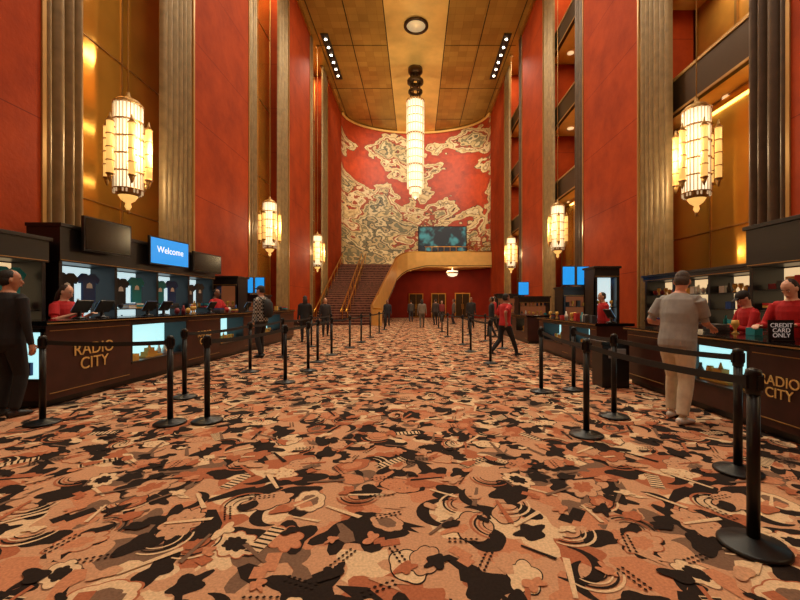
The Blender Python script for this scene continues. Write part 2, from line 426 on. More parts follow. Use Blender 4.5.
m.build('balustrade',[goldp,brass,bronze],st_root)
m=MB(); poly=[(-6.85,36.52),(-1.6,36.52),(-0.8,36.3),(0.0,36.4),(0.8,36.44),(6.85,36.44)]
poly+=[(XW*math.cos(a)*0.99,37.0+4.35*math.sin(a)) for a in [math.pi*i/24 for i in range(0,25)]]
m.prism(poly,'z',4.8,4.998,0)
m.build('landing',[goldp],st_root)
for i,x in enumerate((-0.6,1.7,4.0)):
    m=MB(); y=min(bw(x-.2),bw(x+1.4))-0.15
    m.box(x-0.15,x+1.35,y,y+0.1,0.02,2.5,0); m.box(x-0.05,x+0.58,y-0.03,y,0.1,2.4,1); m.box(x+0.62,x+1.25,y-0.03,y,0.1,2.4,1)
    m.box(x+0.5,x+0.54,y-0.08,y-0.03,0.9,1.4,0); m.box(x+0.66,x+0.7,y-0.08,y-0.03,0.9,1.4,0)
    m.build('door_%d'%(i+1),[brass,bronze])
m=MB()
m.lathe([(0.05,4.8),(0.05,4.55),(0.5,4.5),(0.55,4.3),(0.4,4.05),(0.1,3.95)],(3.4,37.4),0,20); m.lathe([(0.58,4.36),(0.6,4.3),(0.58,4.24)],(3.4,37.4),1,20)
m.build('ceiling_lamp',[crystal,brass])
m=MB(); m.box(0.2,4.9,38.6,38.75,6.4,8.9,0); m.box(0.3,4.8,38.57,38.6,6.5,8.8,1); m.box(1.0,1.15,38.65,38.7,5,6.5,0); m.box(3.9,4.05,38.65,38.7,5,6.5,0)
vm,nt,b=nodemat('video_wall_picture')
tc=nt.nodes.new('ShaderNodeTexCoord'); no=nt.nodes.new('ShaderNodeTexNoise'); no.inputs['Scale'].default_value=1.1; r=nt.nodes.new('ShaderNodeValToRGB'); r.color_ramp.interpolation='EASE'
r.color_ramp.elements[0].position=.48; r.color_ramp.elements[0].color=(0.004,0.01,0.015,1); r.color_ramp.elements[1].position=.68; r.color_ramp.elements[1].color=(0.05,0.24,0.22,1)
nt.links.new(tc.outputs['Object'],no.inputs['Vector']); nt.links.new(no.outputs['Fac'],r.inputs['Fac']); nt.links.new(r.outputs['Color'],b.inputs['Emission Color']); b.inputs['Emission Strength'].default_value=1.0; b.inputs['Base Color'].default_value=(0.01,0.01,0.01,1)
m.build('video_screen',[black,vm])

# ---------- ceiling fixtures
for s in (-1,1):
    m=MB(); m.box(s*5.8,s*6.3,26.3,31.6,CZ-0.06,CZ-0.001,0)
    for y in np.linspace(26.8,31.1,6):
        m.lathe([(0.08,CZ-0.1),(0.09,CZ-0.06)],(s*6.05,y),1,14)
    m.build('recessed_spotlight_tray',[black,bulb])
m=MB(); 
def ring(mb,cx,cy,z,r0,r1,h_,mi,n=40):
    vs=[];fs=[]
    for k in range(n):
        t=2*math.pi*k/n
        for rr,zz in ((r0,z),(r1,z),(r1,z-h_),(r0,z-h_)): vs.append((cx+rr*math.cos(t),cy+rr*math.sin(t),zz))
    for k in range(n):
        k2=(k+1)%n
        for j in range(4): j2=(j+1)%4; fs.append((k*4+j,k*4+j2,k2*4+j2,k2*4+j))
    mb.add(vs,fs,mi,True)
ring(m,0,25.5,CZ-0.03,0.6,0.78,0.1,0); m.lathe([(0.6,CZ-0.08),(0.5,CZ-0.04)],(0,25.5),1,30)
m.build('ceiling_medallion',[bronze,mat('medallion_glass',(240,215,160),.4,em=(255,225,170),es=.35)])
def chandelier(name,x,y,ztop,zbot,R,ceil):
    m=MB(); H=ztop-zbot
    m.lathe([(R*0.8,ceil-0.001),(R*0.8,ceil-0.3),(R*0.5,ceil-0.5)],(x,y),4,24)
    for k in range(6):
        t=k*math.pi/3; m.loft([(x+R*.5*math.cos(t),y+R*.5*math.sin(t),ceil-0.4),(x+R*.5*math.cos(t),y+R*.5*math.sin(t),ztop-0.1)],[0.05]*2,m=4,n=6)
    ring(m,x,y,ceil-0.9,R*.45,R*.9,0.2,4); ring(m,x,y,ceil-1.7,R*.45,R*.8,0.12,4)
    secs=[(1.0,0.0,0.34),(0.97,0.345,0.66),(0.92,0.665,0.89),(0.68,0.895,0.945),(0.38,0.95,0.98)]
    for sc,a,b_ in secs:
        z1=ztop-a*H; z0=ztop-b_*H; m.lathe([(R*sc*.8,z0),(R*sc*.8,z1)],(x,y),2,28)
        ring(m,x,y,z1+0.03,R*sc*.8,R*sc*1.02,0.07,0,24)
        n=20
        for k in range(n):
            t=2*math.pi*k/n; px,py=x+R*sc*.95*math.cos(t),y+R*sc*.95*math.sin(t)
            m.loft([(px,py,z0-0.08),(px,py,z1)],[0.035,0.035],m=3,n=5)
        zz=z1-0.6
        while zz>z0+0.3: ring(m,x,y,zz,R*sc*.86,R*sc*.98,0.03,1,24); zz-=0.6
    m.ell((x,y,zbot+0.05),(0.1,0.1,0.16),2)
    return m.build(name,[lbrass,brass,crystal_main,glass,bronze])
chandelier('crystal_chandelier',-.05,30.2,16.7,9.4,0.68,CZ-0.03)
def lantern(x,y):
    m=MB()
    m.loft([(x,y,6.35),(x,y,CZ-0.04)],[0.014,0.014],m=0,n=6)
    m.lathe([(0.12,CZ-0.12),(0.12,CZ-0.035)],(x,y),0,12)
    m.lathe([(0.03,6.4),(0.05,6.3),(0.1,6.25),(0.22,6.2),(0.27,6.14),(0.27,6.1)],(x,y),0,24)
    m.lathe([(0.25,4.1),(0.25,6.1)],(x,y),1,24)
    n=24
    for k in range(n):
        t=2*math.pi*k/n; px,py=x+.285*math.cos(t),y+.285*math.sin(t)
        m.loft([(px,py,4.0),(px,py,6.08)],[0.02,0.02] if k%3 else [.01,.01],m=3 if k%3 else 0,n=5)
    for z in (4.1,4.5,4.9,5.3,5.7,6.1): ring(m,x,y,z,.25,.315,0.022,0,24)
    m.lathe([(0.03,3.62),(0.07,3.7),(0.05,3.78),(0.14,3.85),(0.2,3.95)],(x,y),2,24); m.lathe([(0.2,3.95),(.28,4.05),(.28,4.1)],(x,y),0,24)
    m.ell((x,y,3.58),(.035,.035,.06),0)
    for k in range(6):
        t=2*math.pi*(k+.25)/6; px,py=x+.43*math.cos(t),y+.43*math.sin(t)
        m.lathe([(0.07,4.35),(0.07,5.55)],(px,py),2,12)
        for z in (4.35,4.65,4.95,5.25,5.55): ring(m,px,py,z+0.01,.06,.085,0.022,0,12)
        m.lathe([(0.01,4.16),(0.035,4.22),(0.07,4.34)],(px,py),0,12); m.lathe([(0.07,5.56),(0.03,5.64),(0.01,5.74)],(px,py),0,12)
        for z in (4.5,5.45): m.loft([(x+.28*math.cos(t),y+.28*math.sin(t),z),(px,py,z)],[.012,.012],m=0,n=6)
    return m.build('wall_lantern_chandelier',[lbrass,crystal,crystal2,glass])
LAN=[(-6.8,9.45),(-6.8,18.6),(-6.8,27.6),(6.8,9.7),(6.8,19.2),(6.8,28.6),(-6.8,0.5),(6.8,0.5)]
for x,y in LAN: lantern(x,y)

# ---------- merchandise helpers
pal=[(28,60,120),(20,140,150),(20,22,26),(230,230,225),(190,40,36),(206,160,70),(60,60,64),(120,30,40)]
pm=[mat('merch_colour_%d'%i,c_,0.6) for i,c_ in enumerate(pal)]
def tshirt(mb,x,y,z,w_,m_,s):
    h_=w_*1.1
    p=[(-.5,.32),(-.28,.5),(-.12,.5),(0,.42),(.12,.5),(.28,.5),(.5,.32),(.4,.16),(.29,.24),(.29,-.5),(-.29,-.5),(-.29,.24),(-.4,.16)]
    mb.prism([(y+u*w_,z+v*h_) for u,v in p],'x',x,x+s*0.04,m_)
    mb.prism([(y+u*w_*.28,z+.05+v*h_*.2) for u,v in ((-.5,-.4),(.5,-.4),(.4,.3),(0,.55),(-.4,.3))],'x',x+s*.04,x+s*.045,3 if m_!=3 else 0)
def trinket(mb,x,y,z,k,rn):
    mi=rn.randrange(len(pal))
    if k==0: mb.box(x-.05,x+.05,y-.07,y+.07,z,z+rn.uniform(.08,.2),mi)
    elif k==1: mb.lathe([(0.04,z),(0.045,z+.1),(0.02,z+.15),(0.018,z+.2)],(x,y),mi,10)
    elif k==2:
        for j in range(3): mb.box(x-.1,x+.1,y-.12,y+.12,z+j*.04,z+j*.04+.035,rn.randrange(len(pal)))
    elif k==3: mb.lathe([(.05,z),(.02,z+.02),(.015,z+.06),(.05,z+.12),(.04,z+.18)],(x,y),5,12)
    else: mb.ell((x,y,z+.07),(.06,.06,.07),mi,10)
def gold_model(mb,x,y,z,m_):
    mb.box(x-.1,x+.1,y-.25,y+.25,z,z+.03,m_); mb.box(x-.07,x+.07,y-.15,y+.15,z+.03,z+.1,m_); mb.box(x-.05,x+.05,y-.08,y+.08,z+.1,z+.17,m_); mb.loft([(x,y,z+.17),(x,y,z+.25)],[.03,.008],m=m_,n=8)

letg=mat('gold_lettering',(214,170,96),.4,.3,em=(214,170,96),es=.06)
def counter(name,xf,s,y0,y1,zt,disp,depth=0.75,signs=(),endcase=False,pmats=(cyan_em,)):
    root=empty(name); m=MB(); xb=xf-s*depth
    m.box(xf-s*.06,xb,y0+.04,y1-.04,0.005,.1,1)
    segs=[];cur=y0
    for a,e in disp:
        if a>cur: segs.append((cur,a,0))
        segs.append((a,e,1)); cur=e
    if cur<y1: segs.append((cur,y1,0))
    for a,e,k in segs:
        if not k:
            m.box(xf,xb,a,e,.1,zt-.06,0)
            m.box(xf+s*.012,xf,a+.05,e-.05,.18,.19,2); m.box(xf+s*.012,xf,a+.05,e-.05,zt-.14,zt-.13,2)
        else:
            m.box(xf,xb,a,e,.1,.38,0); m.box(xf,xb,a,e,zt-.14,zt-.06,1)
            m.box(xf-s*.5,xb,a,e,.38,zt-.14,0); m.box(xf-s*.47,xf-s*.5,a+.02,e-.02,.39,zt-.15,3)
            m.box(xf,xb,a,a+.04,.38,zt-.14,1); m.box(xf,xb,e-.04,e,.38,zt-.14,1); m.box(xf+s*.01,xf,a,e,.36,.39,1)
    m.box(xf+s*.05,xb-s*.02,y0-.04,y1+.04,zt-.06,zt,4)
    m.box(xf+s*.053,xf+s*.05,y0-.04,y1+.04,zt-.04,zt-.025,2)
    if endcase:
        m.box(xf-s*.06,xf-s*.62,y0-.02,y0,.4,zt-.15,3); m.box(xf,xf-s*.66,y0-.03,y0-.0,.36,.4,1); m.box(xf,xf-s*.66,y0-.03,y0,zt-.15,zt-.1,1); m.box(xf,xf-s*.05,y0-.03,y0,.38,zt-.1,1)
    m.build('cabinet',[brown,black,lbrass,pmats[0],blackg],root,bevel=.006)
    q=MB(); rn=random.Random(int(y0*10)+5)
    for a,e in disp:
        gold_model(q,xf-s*.25,(a+e)/2,.38+.001,5)
        q.box(xf-s*.1,xf-s*.4,a+.08,a+.35,.38,.5,5)
        for k in range(3): trinket(q,xf-s*.25,e-.2-k*.18,.381,rn.choice([1,3,4]),rn)
    if endcase: 
        for k in range(4): q.box(xf-s*(.15+.12*k),xf-s*(.22+.12*k),y0-.06,y0-.021,.45,.62+.06*(k%2),k)
    if disp: q.build('displayed_goods',pm,root)
    for (ys,sz) in signs:
        text("RADIO\nCITY",sz,(xf+s*.014,ys,zt*.53),(math.pi/2,0,math.pi/2*s),letg,root)
    return root
LX=-4.95
counter('merchandise_counter',LX,1,5.35,16.2,1.17,[(6.95,8.65),(10.1,11.5),(13.1,14.6)],signs=((6.15,.25),(9.35,.2)),endcase=True)
counter('merchandise_counter',3.75,-1,2.9,7.1,1.0,[(2.95,3.75),(4.5,6.0)],signs=((4.12,.15),),pmats=(cyan_em,))
counter('merchandise_counter',3.75,-1,8.3,12.2,1.0,[(8.6,9.8),(10.3,11.8)],pmats=(cyan_em,))
def backbar(name,xf,s,y0,y1,zl,zh,zt,emat,shirts=True,depth=.55,seed=3):
    root=empty(name); m=MB(); xb=xf-s*depth
    m.box(xf,xb,y0,y1,0.005,.92,1); m.box(xf+s*.03,xb,y0,y1,.92,.96,1)
    m.box(xb+s*.03,xb,y0,y1,.96,zh,1); m.box(xb+s*.04,xb+s*.03,y0+.04,y1-.04,.98,zh-.02,2)
    m.box(xf+s*.04,xb,y0-.02,y1+.02,zh,zt,0); m.box(xf+s*.08,xb,y0-.05,y1+.05,zt-.04,zt+.02,0)
    m.box(xf+s*.045,xf+s*.04,y0,y1,zh+.02,zh+.035,3)
    n=max(1,round((y1-y0)/1.35)); w_=(y1-y0)/n
    for i in range(n+1): 
        y=min(max(y0+i*w_,y0+.035),y1-.035); m.box(xf,xb,y-.035,y+.035,.96,zh,0)
    m.box(xf-s*.05,xb+s*.05,y0,y1,1.28,1.3,0)
    m.build('shelving',[black,brown,emat,lbrass],root,bevel=.004)
    q=MB(); rn=random.Random(seed)
    for i in range(n):
        a=y0+i*w_+.1; e=y0+(i+1)*w_-.1
        if shirts:
            y=a+.25
            while y<e-.15:
                tshirt(q,xf-s*.2,y,1.7+rn.uniform(-.04,.08),.52,rn.choice([0,1,2,0,1,6,2,0]),s); y+=.5
        else:
            q.box(xf-s*.08,xb+s*.05,a-.06,e+.06,1.62,1.635,2)
            y=a+.05
            while y<e: trinket(q,xf-s*.2,y,1.636,rn.choice([0,1,3,4]),rn); y+=.15
        y=a+.05
        while y<e: trinket(q,xf-s*.2,y,1.301,rn.choice([0,1,2,4]),rn); y+=.24
        y=a+.05
        while y<e: trinket(q,xf-s*.2,y,.961,rn.choice([0,1,2,2]),rn); y+=.28
    q.build('shelf_goods',pm,root)
    return root
backbar('merchandise_back_shelf',-6.25,1,7.0,12.35,0,2.15,2.8,white_em,seed=3)
backbar('merchandise_back_shelf',-6.25,1,4.2,6.75,0,2.1,2.5,warm_em,seed=8)
backbar('merchandise_back_shelf',5.5,-1,3.4,6.6,0,2.0,2.65,warm_em,shirts=False,seed=5)
backbar('merchandise_back_shelf',6.3,-1,7.4,11.0,0,2.0,2.15,warm_em,shirts=False,seed=6)
def screen(x,s,y0,y1,z0,z1,sm,txt=None,tilt=0):
    m=MB(); yc=(y0+y1)/2; w_=(y1-y0)/2
    m.box(0,-s*.06,-w_,w_,z0,z1,0); m.box(s*.004,0,-w_+.03,w_-.03,z0+.03,z1-.03,1); m.box(-s*.06,-s*.12,-.1,.1,z0+.1,z1-.1,0)
    o=m.build('wall_mounted_screen',[black,sm],bevel=.004,loc=(x,yc,0),rotz=tilt)
    if txt: text(txt,(y1-y0)*.17,(s*.006,0,(z0+z1)/2+.03),(math.pi/2,0,math.pi/2*s),mat('white_lettering',(240,245,250),.5,em=(230,240,250),es=1.0),o,.001)
screen(-6.0,1,7.3,8.35,2.38,3.02,dark_scr,tilt=-.12); screen(-5.98,1,9.1,10.4,2.32,2.97,blue_scr,'Welcome',tilt=-.12); screen(-6.0,1,10.9,12.2,2.3,2.85,dark_scr,tilt=-.1)
def pos(x,y,z,s):
    m=MB(); m.lathe([(.1,0),(.1,.015),(.03,.03),(.025,.16)],(0,0),0,14)
    P_=[(-.02,-.15,.1),(-.02,.15,.1),(.09,.15,.29),(.09,-.15,.29)]
    vs=[(p[0]*s,p[1],p[2]) for p in P_]+[(p[0]*s+.025*s,p[1],p[2]-.012) for p in P_]
    m.add(vs,[(0,1,2,3),(7,6,5,4),(0,4,5,1),(1,5,6,2),(2,6,7,3),(3,7,4,0)],0)
    P2=[(-.018,-.13,.115),(-.018,.13,.115),(.078,.13,.277),(.078,-.13,.277)]
    m.add([(p[0]*s-.012*s,p[1],p[2]+.006) for p in P2],[(0,1,2,3)],1)
    m.build('point_of_sale_terminal',[black,mat('pos_screen',(60,90,120),.3,em=(120,160,190),es=.5)],loc=(x,y,z))
for y in (6.3,6.75,7.9,8.4,10.3,12.5,14): pos(-5.3,y,1.172,1)
for y in (3.7,6.3,8.5): pos(4.15,y,1.002,-1)
m=MB(); m.box(-.12,.12,-.006,.006,.0,.23,0); m.box(-.1,.1,-.05,.05,0,.02,0)
o=m.build('counter_sign',[black],loc=(3.83,4.2,1.002),rotz=-.15)
text("CREDIT\nCARD\nONLY",.062,(0,-.01,.12),(math.pi/2,0,0),mat('sign_lettering',(240,240,240),em=(240,240,240),es=.15),o,.001)  # faint glow put into the printed letters so they read brighter
def goods(name,x0,x1,y0,y1,z,n,seed):
    q=MB(); rn=random.Random(seed)
    for i in range(n): trinket(q,rn.uniform(x0,x1),y0+(y1-y0)*(i+.5)/n,z,rn.choice([0,1,3,4,2]),rn)
    q.build(name,pm)
goods('souvenir_items',4.1,4.35,5.0,5.8,1.002,3,2); goods('souvenir_items',3.9,4.3,8.9,12,1.002,13,4); goods('souvenir_items',-5.5,-5.2,14.4,16,1.172,7,9); goods('souvenir_items',-5.5,-5.2,8.8,10,1.172,5,10); goods('souvenir_items',-5.5,-5.3,10.8,12.2,1.172,5,12)
def kiosk(x0,x1,y0,y1,zt,em=warm_em,scr=0,name='display_kiosk',ww=.42,sx=0):
    root=empty(name); m=MB()
    m.box(x0,x1,y0,y1,.005,.9,0); m.box(x0,x1,y0,y1,zt-.3,zt,0); m.box(x0-.04,x1+.04,y0-.04,y1+.04,zt-.05,zt+.01,0)
    for x in (x0,x1-.08):
        for y in (y0,y1-.06): m.box(x,x+.08,y,y+.06,.9,zt-.3,0)
    m.box(x0+.08,x1-.08,(y0+y1)/2,(y0+y1)/2+.03,.9,zt-.3,1); m.box(x0+.08,x1-.08,y0+.05,y1-.05,1.3,1.32,0); m.box(x0,x0+.02,y0,y1,.9,zt-.3,0); m.box(x1-.02,x1,y0,y1,.9,zt-.3,0)
    m.box(x0+.02,x1-.02,y0-.005,y0,zt-.28,zt-.265,2)
    m.build('case',[black,em,lbrass],root,bevel=.005)
    q=MB(); rn=random.Random(int(x0*7+y0))
    for z in (.901,1.321):
        x=x0+.2
        while x<x1-.12: trinket(q,x,y0+.2,z,rn.choice([0,1,3,4]),rn); x+=.18
    q.build('contents',pm,root)
    for k in range(scr):
        xa=x0+sx+k*(ww+.05); t=MB(); t.box(xa,xa+ww,y0+.1,y0+.16,zt+.06,zt+.68,0); t.box(xa+.02,xa+ww-.02,y0+.095,y0+.1,zt+.08,zt+.66,1); t.box(xa+ww/2-.05,xa+ww/2+.05,y0+.12,y0+.15,zt,zt+.1,0)
        t.build('screen',[black,blue_scr],root)
kiosk(5.0,5.7,11.2,11.9,2.45,em=white_em); kiosk(4.75,5.65,12.9,13.7,1.95,em=dim_em,scr=2,sx=-.0)
kiosk(4.75,6.2,18.5,19.3,1.75,em=dim_em,scr=1,ww=.5); kiosk(-6.6,-5.8,13.0,13.8,2.3,em=dim_em); kiosk(-6.6,-5.8,15.2,16.0,1.75,em=dim_em,scr=2,sx=.0,ww=.38); kiosk(4.75,6.2,23.5,24.3,2.0,em=dim_em)
counter('merchandise_counter',3.9,-1,14.0,18.2,1.0,[(14.4,15.6),(16.2,17.6)],pmats=(warm_em,))
m=MB(); m.box(3.1,3.55,6.65,7.05,.005,.72,0); m.box(3.07,3.58,6.62,7.08,.72,.78,0); m.box(3.18,3.47,6.6,6.62,.5,.66,1); m.box(3.2,3.45,6.73,6.97,.78,.8,1)
m.build('trash_bin',[black,plast],bevel=.012)

# ---------- stanchions
belt_m=mat('black_belt_webbing',(20,20,22),.7)
def stanchion(x,y,to=None):
    m=MB(); m.lathe([(.175,.004),(.175,.016),(.16,.026),(.06,.045),(.036,.06)],(0,0),0,28)
    m.lathe([(.032,.05),(.032,.9)],(0,0),0,16); m.lathe([(.038,.88),(.04,.9),(.04,1.0),(.036,1.02),(.01,1.03)],(0,0),0,16)
    for k in range(4):
        t=k*math.pi/2; m.box(.04*math.cos(t)-.012,.04*math.cos(t)+.012,.04*math.sin(t)-.012,.04*math.sin(t)+.012,.91,.99,0)
    o=m.build('stanchion_post',[blackm],loc=(x,y,.003))
    for t_ in (to or []):
        d=Vector((t_[0]-x,t_[1]-y)); L_=d.length; d.normalize(); n_=Vector((-d[1],d[0]))*.0015
        b_=MB(); K=14; vs=[];fs=[]
        for i in range(K+1):
            u=.04/L_+(1-.08/L_)*i/K; sag=-.03*4*u*(1-u)*min(1,L_/2)
            for sg in (1,-1):
                for z in (.925,.975): vs.append((d[0]*L_*u+n_[0]*sg,d[1]*L_*u+n_[1]*sg,z+sag))
        for i in range(K):
            a=i*4;c_=a+4; fs+=[(a,a+1,c_+1,c_),(a+2,c_+2,c_+3,a+3),(a+1,a+3,c_+3,c_+1),(a,c_,c_+2,a+2)]
        b_.add(vs,fs); b_.build('belt',[belt_m],o)
def row(pts):
    for i,p in enumerate(pts): stanchion(p[0],p[1],[pts[i+1]] if i+1<len(pts) else [])
row([(-4.36,4.67),(-2.87,4.67)]); 
row([(-2.48,4.75),(-2.32,7.1),(-2.25,8.35),(-2.36,9.6),(-2.3,10.9),(-2.1,12.7),(-2.0,14.6),(-1.9,16.6),(-1.75,19),(-1.7,21.5)])
row([(-3.45,5.96),(-3.4,8.2),(-3.5,10.5),(-3.4,13),(-3.3,15.5)])
row([(1.94,2.3),(1.81,4.25),(1.99,6.36)]); row([(2.68,3.33),(2.45,4.95),(2.56,6.5)])
row([(1.75,9.4),(1.6,11.7),(1.6,13.7),(1.35,17),(1.3,20),(1.3,23)]); row([(2.7,12.5),(2.6,15.0),(2.4,18)])
# ---------- people
def ik(a,c,l1,l2,pole):
    a=Vector(a);c=Vector(c);d=c-a;L=min(d.length,(l1+l2)*.999); d.normalize()
    x=(l1*l1-l2*l2+L*L)/(2*L); h_=math.sqrt(max(0,l1*l1-x*x)); p=Vector(pole)-d*Vector(pole).dot(d); p.normalize()
    return a+d*x+p*h_, a+d*L
def person(name,loc,face_deg,H=1.75,shirt=(120,120,120),pants=(30,30,35),skin=(205,150,120),hair=(40,28,22),shoe=(25,22,22),
           rh=None,lh=None,rf=(.1,0,0),lf=(-.1,0,0),lean=0.0,hyaw=0,hpitch=0,sleeve='long',vox=.014,hem=.88,wide=1.0,shirt_mat=None,longhair=False,cap=None,hip=.92,bag=None,loose=1.0):
    root=empty(name,loc,math.radians(face_deg)); s=H/1.75
    R=Matrix.Rotation(-lean,3,'X'); piv=Vector((0,0,.93))
    def T(p): return R@(Vector(p)-piv)+piv+Vector((0,0,hip-.92))
    Ri=R.inverted()
    m=MB(); bones=[]
    tr=[(.80,.135,.10,0),(.86,.178,.128,0),(.93,.182,.132,0),(1.02,.176,.128,.005),(1.12,.176,.126,.01),(1.24,.188,.128,.008),(1.34,.196,.122,0),(1.41,.18,.105,-.008),(1.455,.12,.08,-.012),(1.49,.065,.062,-.01)]
    m.loft([T((0,y,z)) for z,a,b_,y in tr],[(a*wide,b_*wide*(1.0 if z>1.3 else wide)) for z,a,b_,y in tr],n=20)
    bones.append((T((0,0,.85)),T((0,0,1.42)),.15,2))
    nk=T((0,-.01,1.47)); hc=T((0,.015,1.628)); 
    HR=R@Matrix.Rotation(math.radians(hyaw),3,'Z')@Matrix.Rotation(math.radians(hpitch),3,'X')
    def Hd(p): return hc+HR@Vector(p)
    m.loft([nk-Vector((0,0,.03)),Hd((0,-.015,-.07))],[.058,.054],n=12)
    bones.append((nk+Vector((0,0,.035)),Hd((0,0,-.1)),.05,4)); bones.append((Hd((0,0,-.05)),Hd((0,0,.06)),.09,4))
    hr=[(-.122,.03,.03,.045),(-.105,.046,.05,.03),(-.07,.058,.075,.014),(-.03,.069,.091,.002),(.02,.075,.097,-.003),(.06,.072,.092,-.006),(.095,.054,.07,-.01),(.118,.025,.035,-.012)]
    m.loft([Hd((0,y,z)) for z,a,b_,y in hr],[(a,b_) for z,a,b_,y in hr],ref=HR@Vector((1,0,0)),n=18)
    m.loft([Hd((0,.085,.02)),Hd((0,.102,-.012)),Hd((0,.112,-.032)),Hd((0,.09,-.042))],[.008,.012,.015,.012],n=8)
    m.loft([Hd((-.045,.072,.03)),Hd((0,.088,.033)),Hd((.045,.072,.03))],[.009,.012,.009],n=8)
    m.ell(Hd((0,.085,-.064)),(.024,.014,.012),n=10)
    for sx in (-1,1): m.ell(Hd((sx*.079,-.004,-.01)),(.011,.02,.032),n=10)
    for sx,ht in ((1,rh),(-1,lh)):
        sh=T((sx*.185*wide,-.005,1.405)); 
        tgt=Vector(ht) if ht else T((sx*(.25*wide+.01),.05,.86))
        el,wr=ik(sh,tgt,.285,.255,(sx*.35,-1,-.25))
        m.loft([T((sx*.05,0,1.41)),sh],[.065,.06],n=12)
        rs=(.066,.058,.05) if sleeve=='long' else (.062,.05,.042)
        fr_=(.048,.04,.034) if sleeve=='long' else (.04,.034,.026)
        m.loft([sh,sh.lerp(el,.5),el],list(rs),n=12); m.loft([el,el.lerp(wr,.4),wr],list(fr_),n=12)
        if sleeve=='short':
            e2=sh.lerp(el,.72); m.loft([sh,e2],[.07,.072],n=14,cap=.05); bones.append((sh,e2,.07,1)); bones.append((e2+(el-sh).normalized()*.03,el,.04,0)); bones.append((el,wr,.035,0))
        else:
            bones.append((sh,el,.055,1)); bones.append((el,wr,.04,1))
        f=(wr-el).normalized(); fw=Vector((0,1,0)) if abs(f.y)<.75 else Vector((-sx,0,0)); w_=(fw-f*fw.dot(f)).normalized()
        pd=f.cross(w_); ref=Vector((-sx,0,-.2)) if abs(f.y)<.75 else Vector((0,0,-1))
        if pd.dot(ref)<0: pd=-pd
        m.loft([wr-f*.01,wr+f*.03,wr+f*.085],[(.026,.02),(.036,.017),(.041,.014)],ref=w_,n=12)
        bones.append((wr+f*.015,wr+f*.17,.035,0))
        for k,(ow,ln) in enumerate(((.031,.072),(.0105,.08),(-.0105,.075),(-.031,.06))):
            p=wr+f*.08+w_*ow; pts=[p]; d=(f+w_*ow*2.5).normalized()
            for q in range(3):
                ax=d.cross(pd); d=(Matrix.Rotation(.32,3,ax)@d) if ax.length>.1 else d; p=p+d*ln/3*1.1; pts.append(p)
            m.loft(pts,[.0095,.009,.0085,.007],n=8)
        p=wr+f*.025+w_*.028; m.loft([p,p+(f*.6+w_*.75).normalized()*.035,p+(f*.6+w_*.75).normalized()*.035+(f*.95+w_*.2).normalized()*.032],[.013,.011,.009],n=8)
    for sx,ft in ((1,rf),(-1,lf)):
        hp=Vector((sx*.09,0,hip)); an=Vector((ft[0],ft[1],.085+ft[2])); kn,an=ik(hp,an,.43,.42,(sx*.08,1,0))
        lo=loose
        m.loft([hp+Vector((0,0,.02)),hp.lerp(kn,.35),kn],[.098*lo,.088*lo,.064*lo],n=14)
        m.loft([kn,kn.lerp(an,.35),an+(kn-an).normalized()*.02],[.064*lo,.063*lo,.05*lo],n=14,cap=.1)
        bones.append((hp,kn,.08,2)); bones.append((kn,an+(kn-an).normalized()*.04,.055,2))
        pt=-ft[2]*2.2; fx=sx*.12
        def F(y,z): 
            return an+Vector((fx*y,y*math.cos(pt)-z*math.sin(pt),y*math.sin(pt)+z*math.cos(pt)))
        m.loft([F(-.065,-.045),F(-.02,-.04),F(.06,-.045),F(.13,-.055),F(.175,-.06)],[(.034,.036),(.04,.045),(.042,.036),(.045,.027),(.033,.02)],ref=(1,0,0),n=14)
        m.loft([an,F(0,-.04)],[.04,.04],n=10)
        bones.append((F(-.05,-.05),F(.17,-.058),.03,3))
    me=bpy.data.meshes.new('tmp'); me.from_pydata([v for v in m.v],[],m.f); me.update()
    tmp=bpy.data.objects.new('tmp',me); COL.objects.link(tmp)
    md=tmp.modifiers.new('r','REMESH'); md.mode='VOXEL'; md.voxel_size=vox
    sm=tmp.modifiers.new('s','SMOOTH'); sm.factor=.5; sm.iterations=1
    bpy.context.view_layer.update(); dg=bpy.context.evaluated_depsgraph_get()
    body=bpy.data.meshes.new_from_object(tmp.evaluated_get(dg)); bpy.data.objects.remove(tmp)
    n=len(body.polygons); ce=np.zeros(n*3); body.polygons.foreach_get('center',ce); ce=ce.reshape(-1,3)
    D=[]
    for a,b_,r_,g in bones:
        a=np.array(a);b2=np.array(b_);ab=b2-a; t=np.clip(((ce-a)@ab)/max(1e-9,ab@ab),0,1); D.append(np.linalg.norm(ce-(a+t[:,None]*ab),axis=1)-r_)
    g=np.array([b_[3] for b_ in bones])[np.argmin(np.array(D),axis=0)]
    lc=(ce-np.array(piv)-np.array((0,0,hip-.92)))@np.array(Ri).T; lz=lc[:,2]+.93
    mi=np.zeros(n,int)
    mi[g==1]=1; mi[g==2]=np.where(lz[g==2]>hem,1,2); mi[(g==2)&(lz>1.478)]=0; mi[g==3]=3; mi[g==4]=np.where(lz[g==4]<1.465,1,0)
    body.materials.clear()
    sk=mat('skin_%d_%d'%(skin[0],skin[1]),skin,.5); 
    body.materials.append(sk); body.materials.append(shirt_mat or mat('shirt_%d_%d_%d'%shirt,shirt,.85,var=.12,vs=12)); body.materials.append(mat('trousers_%d_%d_%d'%pants,pants,.85,var=.12,vs=12)); body.materials.append(mat('shoe_%d'%shoe[0],shoe,.5))
    body.polygons.foreach_set('material_index',mi.astype(np.int32)); body.polygons.foreach_set('use_smooth',[True]*n); body.update()
    o=bpy.data.objects.new('body',body); COL.objects.link(o); o.parent=root
    q=MB(); 
